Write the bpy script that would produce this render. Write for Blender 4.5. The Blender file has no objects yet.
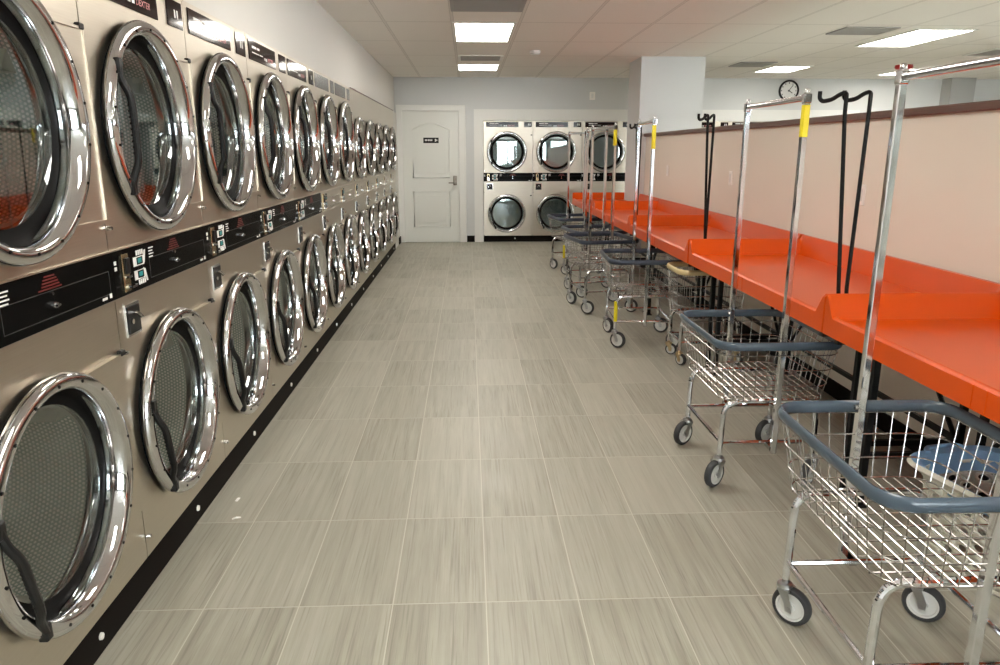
import bpy, bmesh, math, random
from mathutils import Vector, Matrix
random.seed(7)
PI = math.pi
S = bpy.context.scene
C = S.collection

# ------------------------------------------------------------------ materials
def nodes(name):
    m = bpy.data.materials.new(name); m.use_nodes = True
    nt = m.node_tree
    b = next(n for n in nt.nodes if n.type == 'BSDF_PRINCIPLED')
    return m, nt, b
def setp(b, **k):
    for n, v in k.items():
        b.inputs[n.replace('_', ' ')].default_value = v
def mat(name, col, rough=.5, metal=0., coat=0., spec=.5):
    m, nt, b = nodes(name)
    setp(b, Base_Color=(*col, 1), Roughness=rough, Metallic=metal, Coat_Weight=coat, Specular_IOR_Level=spec)
    b.inputs['Coat Roughness'].default_value = .06
    return m
def N(nt, t, **k):
    n = nt.nodes.new(t)
    for a, v in k.items(): setattr(n, a, v)
    return n
def math_n(nt, op, a, b=None):
    n = N(nt, 'ShaderNodeMath', operation=op)
    for i, v in enumerate((a, b)):
        if v is None: continue
        if isinstance(v, (int, float)): n.inputs[i].default_value = v
        else: nt.links.new(v, n.inputs[i])
    return n.outputs[0]
def mixc(nt, f, a, b, blend='MIX'):
    n = N(nt, 'ShaderNodeMix', data_type='RGBA', blend_type=blend)
    for s, v in ((n.inputs[0], f), (n.inputs[6], a), (n.inputs[7], b)):
        if isinstance(v, (int, float)): s.default_value = v
        elif isinstance(v, tuple): s.default_value = (*v, 1)
        else: nt.links.new(v, s)
    return n.outputs[2]
def ramp(nt, f, stops):
    n = N(nt, 'ShaderNodeValToRGB')
    e = n.color_ramp.elements
    while len(e) < len(stops): e.new(.5)
    for el, (p, c) in zip(e, stops):
        el.position = p; el.color = (c, c, c, 1) if isinstance(c, float) else (*c, 1)
    nt.links.new(f, n.inputs[0])
    return n.outputs[0]
def coords(nt, scale=(1, 1, 1), kind='Object'):
    tc = N(nt, 'ShaderNodeTexCoord'); mp = N(nt, 'ShaderNodeMapping')
    mp.inputs['Scale'].default_value = scale
    nt.links.new(tc.outputs[kind], mp.inputs[0])
    return mp.outputs[0]
def noise(nt, v, scale, detail=3., rough=.5):
    n = N(nt, 'ShaderNodeTexNoise'); n.inputs['Scale'].default_value = scale
    n.inputs['Detail'].default_value = detail; n.inputs['Roughness'].default_value = rough
    nt.links.new(v, n.inputs['Vector'])
    return n.outputs['Fac']
def bump(nt, b, h, strength, dist=.01):
    n = N(nt, 'ShaderNodeBump'); n.inputs['Strength'].default_value = strength; n.inputs['Distance'].default_value = dist
    nt.links.new(h, n.inputs['Height']); nt.links.new(n.outputs[0], b.inputs['Normal'])

M = {}
# brushed stainless steel
m, nt, b = nodes('stainless'); M['steel'] = m
setp(b, Metallic=1., Roughness=.36)
v = coords(nt, (1, 1, 40)); f = noise(nt, v, 6, 3)
nt.links.new(mixc(nt, f, (.54, .49, .41), (.68, .63, .55)), b.inputs['Base Color'])
nt.links.new(ramp(nt, f, [(.3, .30), (.7, .42)]), b.inputs['Roughness'])
M['chrome'] = mat('chrome', (.58, .58, .59), .06, 1.)
M['pole'] = mat('pole_chrome', (.70, .71, .74), .08, 1.)
M['wire'] = mat('wire_chrome', (.44, .42, .41), .2, 1.)
M['black_gloss'] = mat('black_gloss', (.004, .004, .004), .22, 0, 0, .04)
M['black_header'] = mat('black_header', (.014, .008, .008), .07, 0, 0, .35)
M['grey_header'] = mat('grey_header', (.14, .14, .135), .22)
M['black_plastic'] = mat('black_plastic', (.007, .007, .007), .4, 0, 0, .3)
M['kick'] = mat('kick_black', (.010, .008, .007), .6, 0, 0, .05)
M['rubber'] = mat('rubber', (.035, .035, .037), .6)
M['gasket'] = mat('gasket', (.004, .004, .004), .6, 0, 0, .1)
M['hub'] = mat('hub_white', (.62, .62, .60), .4)
M['bumper'] = mat('bumper_vinyl', (.062, .088, .118), .22)
M['bumper_dark'] = mat('bumper_vinyl_navy', (.035, .045, .07), .35)
M['bumper_beige'] = mat('bumper_beige', (.62, .48, .25), .4)
M['fork'] = mat('fork_zinc', (.45, .46, .47), .3, 1.)
M['brass'] = mat('brassy_fork', (.55, .43, .26), .35, 1.)
M['black_steel'] = mat('black_steel', (.005, .005, .005), .45, 0, 0, .2)
M['yellow'] = mat('yellow_tape', (.80, .66, .01), .45)
M['white_print'] = mat('white_print', (.75, .75, .73), .5)
M['pink_print'] = mat('pink_print', (.70, .30, .30), .5)
M['red_print'] = mat('red_print', (.13, .007, .005), .5)
M['teal_lcd'] = mat('teal_lcd', (.02, .25, .26), .3)
M['coin_metal'] = mat('coin_metal', (.50, .42, .26), .25, 1.)
M['white_paint'] = mat('white_paint', (.76, .76, .73), .4)
M['door_paint'] = mat('door_paint', (.74, .75, .71), .45)
M['plate'] = mat('switch_plate', (.90, .87, .82), .35)
M['red_plastic'] = mat('red_plastic', (.45, .02, .02), .35)
M['grille'] = mat('vent_metal', (.30, .29, .28), .5)
M['groove'] = mat('panel_groove', (.035, .035, .034), .4)
M['grille_dark'] = mat('vent_dark', (.05, .05, .05), .7)
M['blue_plastic'] = mat('blue_plastic', (.22, .40, .62), .35)
M['cream_plastic'] = mat('cream_plastic', (.68, .65, .56), .4)
M['cable'] = mat('cable_white', (.66, .65, .62), .5)
M['lock'] = mat('lock_nickel', (.22, .19, .16), .3, 1.)
M['paper'] = mat('paper', (.8, .79, .75), .7)

# moulded orange tray
m, nt, b = nodes('orange_gelcoat'); M['orange'] = m
f = noise(nt, coords(nt), 1.1, 2)
nt.links.new(mixc(nt, f, (.66, .074, .0), (.69, .082, .001)), b.inputs['Base Color'])
setp(b, Roughness=.30, Coat_Weight=.12, Specular_IOR_Level=.35)
b.inputs['Coat Roughness'].default_value = .16
# perforated drum steel: UV in metres, hexagonal dots
m, nt, b = nodes('perforated_drum'); M['drum'] = m
uv = N(nt, 'ShaderNodeUVMap').outputs[0]
P_ = .0135
def hexd(off):
    a = N(nt, 'ShaderNodeVectorMath', operation='MULTIPLY_ADD')
    nt.links.new(uv, a.inputs[0]); a.inputs[1].default_value = (1 / P_, 1 / (P_ * 1.732), 0); a.inputs[2].default_value = (off, off, 0)
    fr = N(nt, 'ShaderNodeVectorMath', operation='FRACTION'); nt.links.new(a.outputs[0], fr.inputs[0])
    s = N(nt, 'ShaderNodeVectorMath', operation='SUBTRACT'); nt.links.new(fr.outputs[0], s.inputs[0]); s.inputs[1].default_value = (.5, .5, 0)
    k = N(nt, 'ShaderNodeVectorMath', operation='MULTIPLY'); nt.links.new(s.outputs[0], k.inputs[0]); k.inputs[1].default_value = (1, 1.732, 0)
    l = N(nt, 'ShaderNodeVectorMath', operation='LENGTH'); nt.links.new(k.outputs[0], l.inputs[0])
    return l.outputs['Value']
d = math_n(nt, 'MINIMUM', hexd(0.), hexd(.5))
dot = math_n(nt, 'LESS_THAN', d, .31)
nt.links.new(mixc(nt, dot, (.33, .48, .48), (1., 1., 1.)), b.inputs['Base Color'])
setp(b, Roughness=.5, Metallic=0.)
M['drum_plain'] = mat('drum_plain', (.36, .40, .38), .4, .2)
# door glass: thin pane, light passes straight through
m = bpy.data.materials.new('door_glass'); m.use_nodes = True; nt = m.node_tree; M['glass'] = m
nt.nodes.clear()
o = N(nt, 'ShaderNodeOutputMaterial'); mx = N(nt, 'ShaderNodeMixShader')
tr = N(nt, 'ShaderNodeBsdfTransparent'); tr.inputs[0].default_value = (.90, .99, .985, 1)
gl = N(nt, 'ShaderNodeBsdfGlossy'); gl.inputs['Roughness'].default_value = .02; gl.inputs[0].default_value = (.92, 1., .99, 1)
fr = N(nt, 'ShaderNodeFresnel'); fr.inputs['IOR'].default_value = 2.7
nt.links.new(fr.outputs[0], mx.inputs[0]); nt.links.new(tr.outputs[0], mx.inputs[1]); nt.links.new(gl.outputs[0], mx.inputs[2]); nt.links.new(mx.outputs[0], o.inputs[0])
m2 = m.copy(); m2.name = 'window_glass'; M['pane'] = m2
next(n for n in m2.node_tree.nodes if n.type == 'BSDF_TRANSPARENT').inputs[0].default_value = (.95, .97, .97, 1)
# lamps
def emis(name, col, s):
    m, nt, b = nodes(name)
    setp(b, Base_Color=(.9, .9, .9, 1)); b.inputs['Emission Color'].default_value = (*col, 1); b.inputs['Emission Strength'].default_value = s
    return m
M['diffuser'] = emis('lamp_diffuser', (1., .95, .86), 9.)
# walls
def wallmat(name, col):
    m, nt, b = nodes(name)
    f = noise(nt, coords(nt), 1.3, 3)
    nt.links.new(mixc(nt, f, tuple(c * .97 for c in col), tuple(min(1, c * 1.02) for c in col)), b.inputs['Base Color'])
    setp(b, Roughness=.62)
    bump(nt, b, noise(nt, coords(nt), 160, 2), .06, .002)
    return m
M['wall_white'] = wallmat('wall_white', (.64, .62, .58))
M['wall_grey'] = wallmat('wall_grey', (.62, .63, .625))
M['wall_half'] = wallmat('wall_half', (.79, .735, .645))
M['wall_col'] = wallmat('wall_column', (.66, .67, .67))
M['wall_dark'] = wallmat('wall_dark', (.22, .20, .18))
M['wall_pil'] = wallmat('wall_pilaster', (.40, .40, .39))
# brown cap wood
m, nt, b = nodes('cap_brown'); M['cap'] = m
f = noise(nt, coords(nt, (30, 1, 30)), 3, 4)
nt.links.new(mixc(nt, f, (.085, .038, .028), (.15, .075, .055)), b.inputs['Base Color']); setp(b, Roughness=.35)
# floor tiles with streaks along their length
GX, GY, TX, TY = .0456, 2.186, .3133, .5907
m, nt, b = nodes('floor_tile'); M['floor'] = m
tc = N(nt, 'ShaderNodeTexCoord'); sx = N(nt, 'ShaderNodeSeparateXYZ'); nt.links.new(tc.outputs['Object'], sx.inputs[0])
u = math_n(nt, 'DIVIDE', math_n(nt, 'SUBTRACT', sx.outputs[0], GX), TX)
w = math_n(nt, 'DIVIDE', math_n(nt, 'SUBTRACT', sx.outputs[1], GY), TY)
def edge(t, size):
    fr = math_n(nt, 'FRACT', t)
    return math_n(nt, 'MULTIPLY', math_n(nt, 'MINIMUM', fr, math_n(nt, 'SUBTRACT', 1., fr)), size)
grout = math_n(nt, 'LESS_THAN', math_n(nt, 'MINIMUM', edge(u, TX), edge(w, TY)), .0019)
cid = N(nt, 'ShaderNodeCombineXYZ')
nt.links.new(math_n(nt, 'FLOOR', u), cid.inputs[0]); nt.links.new(math_n(nt, 'FLOOR', w), cid.inputs[1])
wn = N(nt, 'ShaderNodeTexWhiteNoise'); nt.links.new(cid.outputs[0], wn.inputs['Vector'])
off = N(nt, 'ShaderNodeVectorMath', operation='MULTIPLY_ADD')
nt.links.new(wn.outputs['Color'], off.inputs[0]); off.inputs[1].default_value = (13, 13, 13); nt.links.new(tc.outputs['Object'], off.inputs[2])
def stretched(sc):
    k = N(nt, 'ShaderNodeVectorMath', operation='MULTIPLY'); nt.links.new(off.outputs[0], k.inputs[0]); k.inputs[1].default_value = sc
    return k.outputs[0]
f1 = noise(nt, stretched((30, 1.3, 1)), 1., 6, .68)
f2 = noise(nt, stretched((120, 2.4, 1)), 1., 3, .6)
f3 = noise(nt, stretched((3, 2.2, 1)), 1.2, 4)
c1 = mixc(nt, ramp(nt, f1, [(.30, 0.), (.62, 1.)]), (.265, .25, .198), (.405, .393, .328))
c2 = mixc(nt, ramp(nt, f2, [(.32, .60), (.47, 0.)]), c1, (.165, .15, .115))
c3 = mixc(nt, ramp(nt, f3, [(.35, .45), (.65, 0.)]), c2, (.285, .27, .215))
c4 = mixc(nt, math_n(nt, 'MULTIPLY', wn.outputs['Value'], .42), c3, (.47, .455, .385))
nt.links.new(mixc(nt, grout, c4, (.52, .505, .43)), b.inputs['Base Color'])
setp(b, Roughness=.42)
nt.links.new(ramp(nt, f3, [(.3, .36), (.7, .50)]), b.inputs['Roughness'])
bump(nt, b, math_n(nt, 'MULTIPLY', grout, -1.), .35, .002)
# ceiling: lay-in tiles in a grid
m, nt, b = nodes('ceiling_tile'); M['ceiling'] = m
tc = N(nt, 'ShaderNodeTexCoord'); sx = N(nt, 'ShaderNodeSeparateXYZ'); nt.links.new(tc.outputs['Object'], sx.inputs[0])
u = math_n(nt, 'DIVIDE', math_n(nt, 'SUBTRACT', sx.outputs[0], -.13), .61)
w = math_n(nt, 'DIVIDE', math_n(nt, 'SUBTRACT', sx.outputs[1], 7.10), 1.20)
gu = math_n(nt, 'LESS_THAN', edge(u, .61), .011); gw = math_n(nt, 'LESS_THAN', edge(w, 1.2), .011)
g = math_n(nt, 'MAXIMUM', gu, gw)
reveal_shade = math_n(nt, 'SUBTRACT', math_n(nt, 'LESS_THAN', math_n(nt, 'MINIMUM', edge(u, .61), edge(w, 1.2)), .0145), g)  # thin dark line along the grid: shade of the tile reveal painted as colour
f = noise(nt, coords(nt), 90, 3)
base = mixc(nt, f, (.80, .77, .72), (.86, .83, .78))
nt.links.new(mixc(nt, reveal_shade, mixc(nt, g, base, (.74, .71, .66)), (.50, .48, .45)), b.inputs['Base Color'])
setp(b, Roughness=.75)
bump(nt, b, math_n(nt, 'ADD', g, math_n(nt, 'MULTIPLY', f, .2)), .3, .004)

# ------------------------------------------------------------------ mesh helpers
class MB:
    def __init__(s, mats): s.v = []; s.f = []; s.mi = []; s.uv = {}; s.mats = mats if isinstance(mats, list) else [mats]
    def add(s, vs, fs, mi=0):
        o = len(s.v); s.v += [tuple(p) for p in vs]; s.f += [tuple(i + o for i in f) for f in fs]; s.mi += [mi] * len(fs)
        return o
    def box(s, x0, x1, y0, y1, z0, z1, mi=0, bev=0., rz=0., seg=1):
        if bev <= 0 and rz == 0:
            s.add([(x0, y0, z0), (x1, y0, z0), (x1, y1, z0), (x0, y1, z0), (x0, y0, z1), (x1, y0, z1), (x1, y1, z1), (x0, y1, z1)],
                  [(0, 3, 2, 1), (4, 5, 6, 7), (0, 1, 5, 4), (1, 2, 6, 5), (2, 3, 7, 6), (3, 0, 4, 7)], mi); return
        bm = bmesh.new(); bmesh.ops.create_cube(bm, size=1)
        bmesh.ops.scale(bm, vec=(x1 - x0, y1 - y0, z1 - z0), verts=bm.verts)
        if bev > 0: bmesh.ops.bevel(bm, geom=bm.edges[:], offset=bev, segments=seg, affect='EDGES', profile=.5)
        c = Vector(((x0 + x1) / 2, (y0 + y1) / 2, (z0 + z1) / 2)); R = Matrix.Rotation(rz, 3, 'Z')
        bm.verts.index_update()
        s.add([tuple(R @ v.co + c) for v in bm.verts], [[v.index for v in f.verts] for f in bm.faces], mi); bm.free()
    def tube(s, pts, r, n=8, closed=False, mi=0, caps=True, prof=None, up=None):
        pts = [Vector(p) for p in pts]; k = len(pts)
        T = []
        for i in range(k):
            a = pts[(i - 1) % k] if closed or i > 0 else pts[i]; c = pts[(i + 1) % k] if closed or i < k - 1 else pts[i]
            T.append((c - a).normalized())
        u0 = Vector(up) if up else (Vector((0, 0, 1)) if abs(T[0].z) < .9 else Vector((1, 0, 0)))
        nrm = (u0 - T[0] * u0.dot(T[0])).normalized()
        prof = prof or [(r * math.cos(2 * PI * j / n), r * math.sin(2 * PI * j / n)) for j in range(n)]
        n = len(prof); vs = []
        for i in range(k):
            nrm = (nrm - T[i] * nrm.dot(T[i])).normalized(); bn = T[i].cross(nrm)
            for a, c in prof: vs.append(pts[i] + nrm * a + bn * c)
        fs = []
        for i in range(k if closed else k - 1):
            j = (i + 1) % k
            for q in range(n): fs.append((i * n + q, i * n + (q + 1) % n, j * n + (q + 1) % n, j * n + q))
        if not closed and caps: fs.append(tuple(range(n))[::-1]); fs.append(tuple((k - 1) * n + q for q in range(n)))
        s.add(vs, fs, mi)
    def lathe(s, prof, c=(0, 0, 0), ax='X', n=48, mi=0, mis=None, closed=False):
        # prof: (radius, height along axis)
        def pt(r, h, t):
            a, d = r * math.cos(t), r * math.sin(t)
            return {'X': (c[0] + h, c[1] + a, c[2] + d), 'Z': (c[0] + a, c[1] + d, c[2] + h), 'Y': (c[0] + d, c[1] + h, c[2] + a)}[ax]
        k = len(prof); vs = [pt(r, h, 2 * PI * j / n) for r, h in prof for j in range(n)]
        o = len(s.v); s.v += vs
        for i in range(k if closed else k - 1):
            i2 = (i + 1) % k
            for j in range(n):
                s.f.append((o + i * n + j, o + i * n + (j + 1) % n, o + i2 * n + (j + 1) % n, o + i2 * n + j)[::-1]); s.mi.append(mis[i] if mis else mi)
    def build(s, name, parent=None, ang=35, smooth=True, fix=True, loc=None):
        me = bpy.data.meshes.new(name); me.from_pydata(s.v, [], s.f)
        for m in s.mats: me.materials.append(m)
        me.polygons.foreach_set('material_index', s.mi)
        if fix:
            bm = bmesh.new(); bm.from_mesh(me); bmesh.ops.recalc_face_normals(bm, faces=bm.faces); bm.to_mesh(me); bm.free()
        if smooth:
            me.polygons.foreach_set('use_smooth', [True] * len(me.polygons)); me.set_sharp_from_angle(angle=math.radians(ang))
        me.update()
        o = bpy.data.objects.new(name, me); C.objects.link(o)
        if parent: o.parent = parent
        if loc: o.location = loc
        return o
def rrect(hx, hy, r, seg=6, z=0., cx=0., cy=0.):
    out = []
    for (sx, sy, a0) in ((1, 1, 0), (-1, 1, PI / 2), (-1, -1, PI), (1, -1, 3 * PI / 2)):
        for i in range(seg + 1):
            a = a0 + PI / 2 * i / seg
            out.append((cx + sx * (hx - r) + r * math.cos(a), cy + sy * (hy - r) + r * math.sin(a), z))
    return out
def arc_path(pts, rads, seg=5):
    # rounded polyline
    pts = [Vector(p) for p in pts]; out = [pts[0]]
    for i in range(1, len(pts) - 1):
        r = rads[i - 1] if isinstance(rads, (list, tuple)) else rads
        a = (pts[i - 1] - pts[i]); c = (pts[i + 1] - pts[i]); r = min(r, a.length * .49, c.length * .49)
        p0 = pts[i] + a.normalized() * r; p1 = pts[i] + c.normalized() * r
        for k in range(seg + 1):
            t = k / seg; out.append((1 - t) ** 2 * p0 + 2 * t * (1 - t) * pts[i] + t * t * p1)
    out.append(pts[-1]); return out
def thing(name, label, cat, loc=(0, 0, 0), rz=0., group=None):
    o = bpy.data.objects.new(name, None); C.objects.link(o); o.empty_display_size = .1
    o.location = loc; o.rotation_euler = (0, 0, rz); tag(o, label, cat, group); return o
def tag(o, label, cat, group=None):
    o['label'] = label; o['category'] = cat
    if group: o['group'] = group
    return o
def dup(root, loc, rz=0., label=None, group=None):
    r = root.copy(); C.objects.link(r); r.location = loc; r.rotation_euler = (0, 0, rz)
    if label: r['label'] = label
    if group: r['group'] = group
    for ch in root.children:
        c = ch.copy(); C.objects.link(c); c.parent = r
        for g in ch.children:
            d = g.copy(); C.objects.link(d); d.parent = c
    return r
def struct(o): o['kind'] = 'structure'; return o
def sbox(name, m, *b):
    q = MB(m); q.box(*b); return struct(q.build(name, smooth=False))
def text_mesh(txt, size, mtl, name, parent, fn, shear=0.):
    """lettering turned into a mesh; fn maps (u right, v up) to a local point"""
    cu = bpy.data.curves.new('lettering', 'FONT'); cu.body = txt; cu.size = size; cu.shear = shear; cu.align_x = 'CENTER'; cu.align_y = 'CENTER'; cu.resolution_u = 2
    t = bpy.data.objects.new('lettering', cu); C.objects.link(t)
    dg = bpy.context.evaluated_depsgraph_get(); me = bpy.data.meshes.new_from_object(t.evaluated_get(dg))
    bpy.data.objects.remove(t)
    for v in me.vertices: v.co = fn(v.co.x, v.co.y)
    me.materials.clear(); me.materials.append(mtl); me.name = name
    o = bpy.data.objects.new(name, me); C.objects.link(o); o.parent = parent; return o

# ------------------------------------------------------------------ the room
CZ = 2.605; YB = 12.25; YN = -5.0; XR = 9.6; XL = -1.95; XU = -1.165
q = MB(M['floor']); q.box(XL - .15, XR + .15, YN - .15, YB + .15, -.12, 0); struct(q.build('floor', smooth=False))
q = MB(M['ceiling']); q.box(XL - .15, XR + .15, YN - .15, YB + .15, CZ, CZ + .12); struct(q.build('ceiling', smooth=False))
sbox('wall_back', M['wall_grey'], XL - .15, XR + .15, YB + .002, YB + .15, 0, CZ)
# left wall: the wall above the machines steps back, the machines stand in the recess under it
q = MB(M['wall_white'])
q.box(XL - .15, XL, YN, YB, 0, CZ); q.box(XL, XU, YN, YB, 2.055, CZ); q.box(XL, -1.135, 11.30, YB, 0, 2.055); q.box(XL, -1.135, YN, 1.44, 0, 2.055)
struct(q.build('wall_left', smooth=False))
# near wall with three shop windows, right wall with four
def wall_windows(name, axis, pos, a0, a1, wins, z0, z1, t=.15):
    q = MB(M['wall_dark'] if axis == 'Y' else M['wall_white']); cuts = sorted(wins); prev = a0
    def bx(u0, u1, zz0, zz1):
        if axis == 'Y': q.box(u0, u1, pos - t, pos, zz0, zz1)
        else: q.box(pos, pos + t, u0, u1, zz0, zz1)
    for u0, u1 in cuts:
        bx(prev, u0, 0, CZ); bx(u0, u1, 0, z0); bx(u0, u1, z1, CZ); prev = u1
    bx(prev, a1, 0, CZ); return struct(q.build(name, smooth=False))
NW = [(.55, 2.5), (2.9, 4.5), (5.0, 7.4)]
RW = [(-2.2, .6), (1.6, 4.2), (5.6, 8.0)]
wall_windows('wall_near', 'Y', YN, XL, XR, NW, .20, 2.45)
wall_windows('wall_right', 'X', XR, YN, YB, RW, .55, 2.30)
k = 0
for lst, ax in ((NW, 'Y'), (RW, 'X')):
    for u0, u1 in lst:
        k += 1; z0, z1 = (.20, 2.45) if ax == 'Y' else (.55, 2.30)
        r = bpy.data.objects.new('window_%d' % k, None); C.objects.link(r); struct(r)
        q = MB(M['white_paint'])
        def fb(a, c, zz0, zz1):
            if ax == 'Y': q.box(a, c, YN - .10, YN - .04, zz0, zz1)
            else: q.box(XR + .04, XR + .10, a, c, zz0, zz1)
        fb(u0, u0 + .05, z0, z1); fb(u1 - .05, u1, z0, z1); fb(u0, u1, z0, z0 + .05); fb(u0, u1, z1 - .05, z1)
        mid = (u0 + u1) / 2; fb(mid - .03, mid + .03, z0, z1); fb(u0, u1, z1 - .55, z1 - .5)
        q.build('window_frame', r, smooth=False)
        q = MB(M['pane'])
        if ax == 'Y': q.add([(u0, YN - .07, z0), (u1, YN - .07, z0), (u1, YN - .07, z1), (u0, YN - .07, z1)], [(0, 1, 2, 3)])
        else: q.add([(XR + .07, u0, z0), (XR + .07, u1, z0), (XR + .07, u1, z1), (XR + .07, u0, z1)], [(0, 1, 2, 3)])
        q.build('window_pane', r, smooth=False)
# half wall behind the tables, its brown cap and black base, the column it runs into
HX = 2.25
HY0 = .30
sbox('wall_half', M['wall_half'], HX, HX + .14, HY0, 9.5, 0, 1.648)
q = MB(M['cap']); q.box(HX - .03, HX + .17, HY0 - .03, 9.62, 1.648, 1.688, bev=.006); struct(q.build('trim_1'))
sbox('baseboard_half', M['kick'], HX - .012, HX, HY0, 9.5, 0, .10)
sbox('wall_column', M['wall_col'], 2.15, 2.95, 9.5, 10.2, 0, CZ)
sbox('wall_pilaster', M['wall_pil'], 7.72, 8.12, YB - .25, YB, 0, CZ)
sbox('baseboard_back', M['kick'], -.03, .098, YB - .012, YB, 0, .105)
sbox('baseboard_corner', M['kick'], -1.135, -1.12, YB - .3, YB - .03, 0, .105)

# far door with its casing
DX0, DX1, DZ = -1.045, -.150, 2.085
r = bpy.data.objects.new('door_1', None); C.objects.link(r); struct(r); r.location = (0, YB, 0)
def door_slab():
    q = MB(M['door_paint']); q.box(DX0, DX1, -.030, 0, .008, DZ)
    def mould(path):
        n = len(path)
        q.tube([(x, -.031, z) for x, z in path], .012, 6, True)
    xa, xb = DX0 + .155, DX1 - .155
    mould([(xa, .26), (xb, .26), (xb, .83), (xa, .83)])
    top = [(xa, 1.05), (xb, 1.05)]
    for i in range(13):
        t = i / 12; x = xb + (xa - xb) * t; top.append((x, 1.80 + .10 * math.sin(PI * t)))
    mould(top)
    q.box(xa + .05, xb - .05, -.037, -.03, .32, .77, bev=.006); q.box(xa + .05, xb - .05, -.037, -.03, 1.11, 1.76, bev=.006)
    return q
door_slab().build('door_panel', r)
q = MB(M['white_paint'])
q.box(-1.142, DX0, -.045, 0, 0, DZ + .095, bev=.006); q.box(DX1, -.034, -.045, 0, 0, DZ + .095, bev=.006); q.box(-1.142, -.034, -.047, 0, DZ + .004, DZ + .098, bev=.006)
q.build('door_casing', r)
q = MB(M['lock']); q.box(-.245, -.185, -.055, -.03, .93, 1.08, bev=.006); q.lathe([(.0, -.058), (.012, -.058), (.012, -.090), (.030, -.095), (.030, -.120), (0, -.124)], (-.215, 0, .97), 'Y', 16)
q.lathe([(.0, -.075), (.02, -.075), (.02, -.055)], (-.215, 0, 1.05), 'Y', 14); q.tube([(-.215, -.105, .97), (-.32, -.105, .97)], .009, 8)
q.build('door_lock', r)
q = MB([M['black_plastic'], M['white_print']])
q.box(-.715, -.470, -.042, -.03, 1.595, 1.68)
for (x0, x1, z0, z1) in ((-.690, -.655, 1.628, 1.652), (-.645, -.625, 1.628, 1.652), (-.617, -.597, 1.628, 1.652), (-.590, -.572, 1.628, 1.652), (-.530, -.512, 1.618, 1.660), (-.507, -.492, 1.628, 1.650)):
    q.box(x0, x1, -.0428, -.0419, z0, z1, 1)
q.build('door_sign', r, smooth=False)
# white trim framing the machines in the far wall
q = MB(M['white_paint'])
q.box(.098, .245, YB - .02, YB, 0, 2.12); q.box(.245, 6.40, YB - .02, YB, 1.945, 2.12); q.box(5.87, 6.40, YB - .02, YB, 0, 1.945)
struct(q.build('trim_2', smooth=False))
q = MB(M['cap']); q.box(XL, -1.09, 7.28, 11.30, 2.046, 2.0549); struct(q.build('trim_3', smooth=False))

# ------------------------------------------------------------------ ceiling fittings
def light_panel(x0, x1, y0, y1, label):
    r = thing('ceiling_light', label, 'ceiling light', ((x0 + x1) / 2, (y0 + y1) / 2, CZ), 0, 'recessed light panels in the ceiling')
    hx, hy = (x1 - x0) / 2, (y1 - y0) / 2
    q = MB(M['white_paint'])
    for b in ((-hx, hx, -hy, -hy + .025), (-hx, hx, hy - .025, hy), (-hx, -hx + .025, -hy + .025, hy - .025), (hx - .025, hx, -hy + .025, hy - .025)): q.box(*b, -.010, -.0005)
    q.build('frame', r, smooth=False)
    q = MB(M['diffuser']); q.box(-hx + .025, hx - .025, -hy + .025, hy - .025, -.006, -.0005); q.build('diffuser', r, smooth=False)
light_panel(-.13, .45, 7.10, 8.28, 'bright rectangular ceiling light over the aisle behind the grey return grille')
light_panel(-.14, .44, 10.40, 11.15, 'small looking ceiling light over the aisle nearest the white door')
light_panel(4.29, 4.88, 7.29, 8.48, 'largest bright ceiling light beyond the half wall at the right')
light_panel(4.20, 4.74, 10.45, 11.25, 'ceiling light beyond the half wall above the wall clock')
light_panel(6.25, 6.82, 10.70, 11.60, 'ceiling light behind the tall near cart pole and red alarm')
for (x, y, t) in ((.16, 4.2, 'over the aisle beside the middle of the dryer row'), (.16, 1.1, 'over the aisle near the front of the dryer row'), (4.5, 4.3, 'beyond the half wall in the middle of the room'), (4.5, 1.2, 'beyond the half wall near the front of the room'), (4.5, -1.8, 'beyond the half wall by the shop windows'), (7.3, 6.5, 'near the right wall in the middle'), (7.3, 2.5, 'near the right wall at the front')):
    light_panel(x - .29, x + .29, y - .59, y + .59, 'rectangular ceiling light ' + t)
def vent(x0, x1, y0, y1, label, n, along='X', fr='white_paint'):
    r = thing('ceiling_vent', label, 'air vent', ((x0 + x1) / 2, (y0 + y1) / 2, CZ), 0, 'air vents in the ceiling')
    hx, hy = (x1 - x0) / 2, (y1 - y0) / 2; t = .03
    q = MB(M[fr])
    for b in ((-hx, hx, -hy, -hy + t), (-hx, hx, hy - t, hy), (-hx, -hx + t, -hy + t, hy - t), (hx - t, hx, -hy + t, hy - t)): q.box(*b, -.012, -.0005)
    q.build('frame', r, smooth=False)
    q = MB(M['grille_dark']); q.box(-hx + t, hx - t, -hy + t, hy - t, -.003, -.0005); q.build('backing', r, smooth=False)
    q = MB(M['grille'])
    for i in range(n):
        if along == 'X':
            y = -hy + t + (2 * hy - 2 * t) * (i + .5) / n; d = (2 * hy - 2 * t) / n * .36
            q.add([(-hx + t, y - d, -.004), (hx - t, y - d, -.004), (hx - t, y + d, -.012), (-hx + t, y + d, -.012), (-hx + t, y - d, -.002), (hx - t, y - d, -.002), (hx - t, y + d, -.010), (-hx + t, y + d, -.010)],
                  [(0, 1, 2, 3), (4, 7, 6, 5), (0, 4, 5, 1), (1, 5, 6, 2), (2, 6, 7, 3), (3, 7, 4, 0)])
    q.build('louver_slats', r, smooth=False)
vent(-.13, .46, 5.90, 6.52, 'grey return air grille in the ceiling in front of the first aisle light', 18, fr='grille')
vent(-.11, .44, 9.45, 9.98, 'white square ceiling vent between the two aisle lights', 5)
vent(3.55, 4.07, 7.20, 7.62, 'ceiling vent beside the largest light beyond the half wall', 6, fr='grille')
vent(3.58, 4.06, 10.0, 10.5, 'dark ceiling vent beside the light above the clock', 6, fr='grille')
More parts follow.
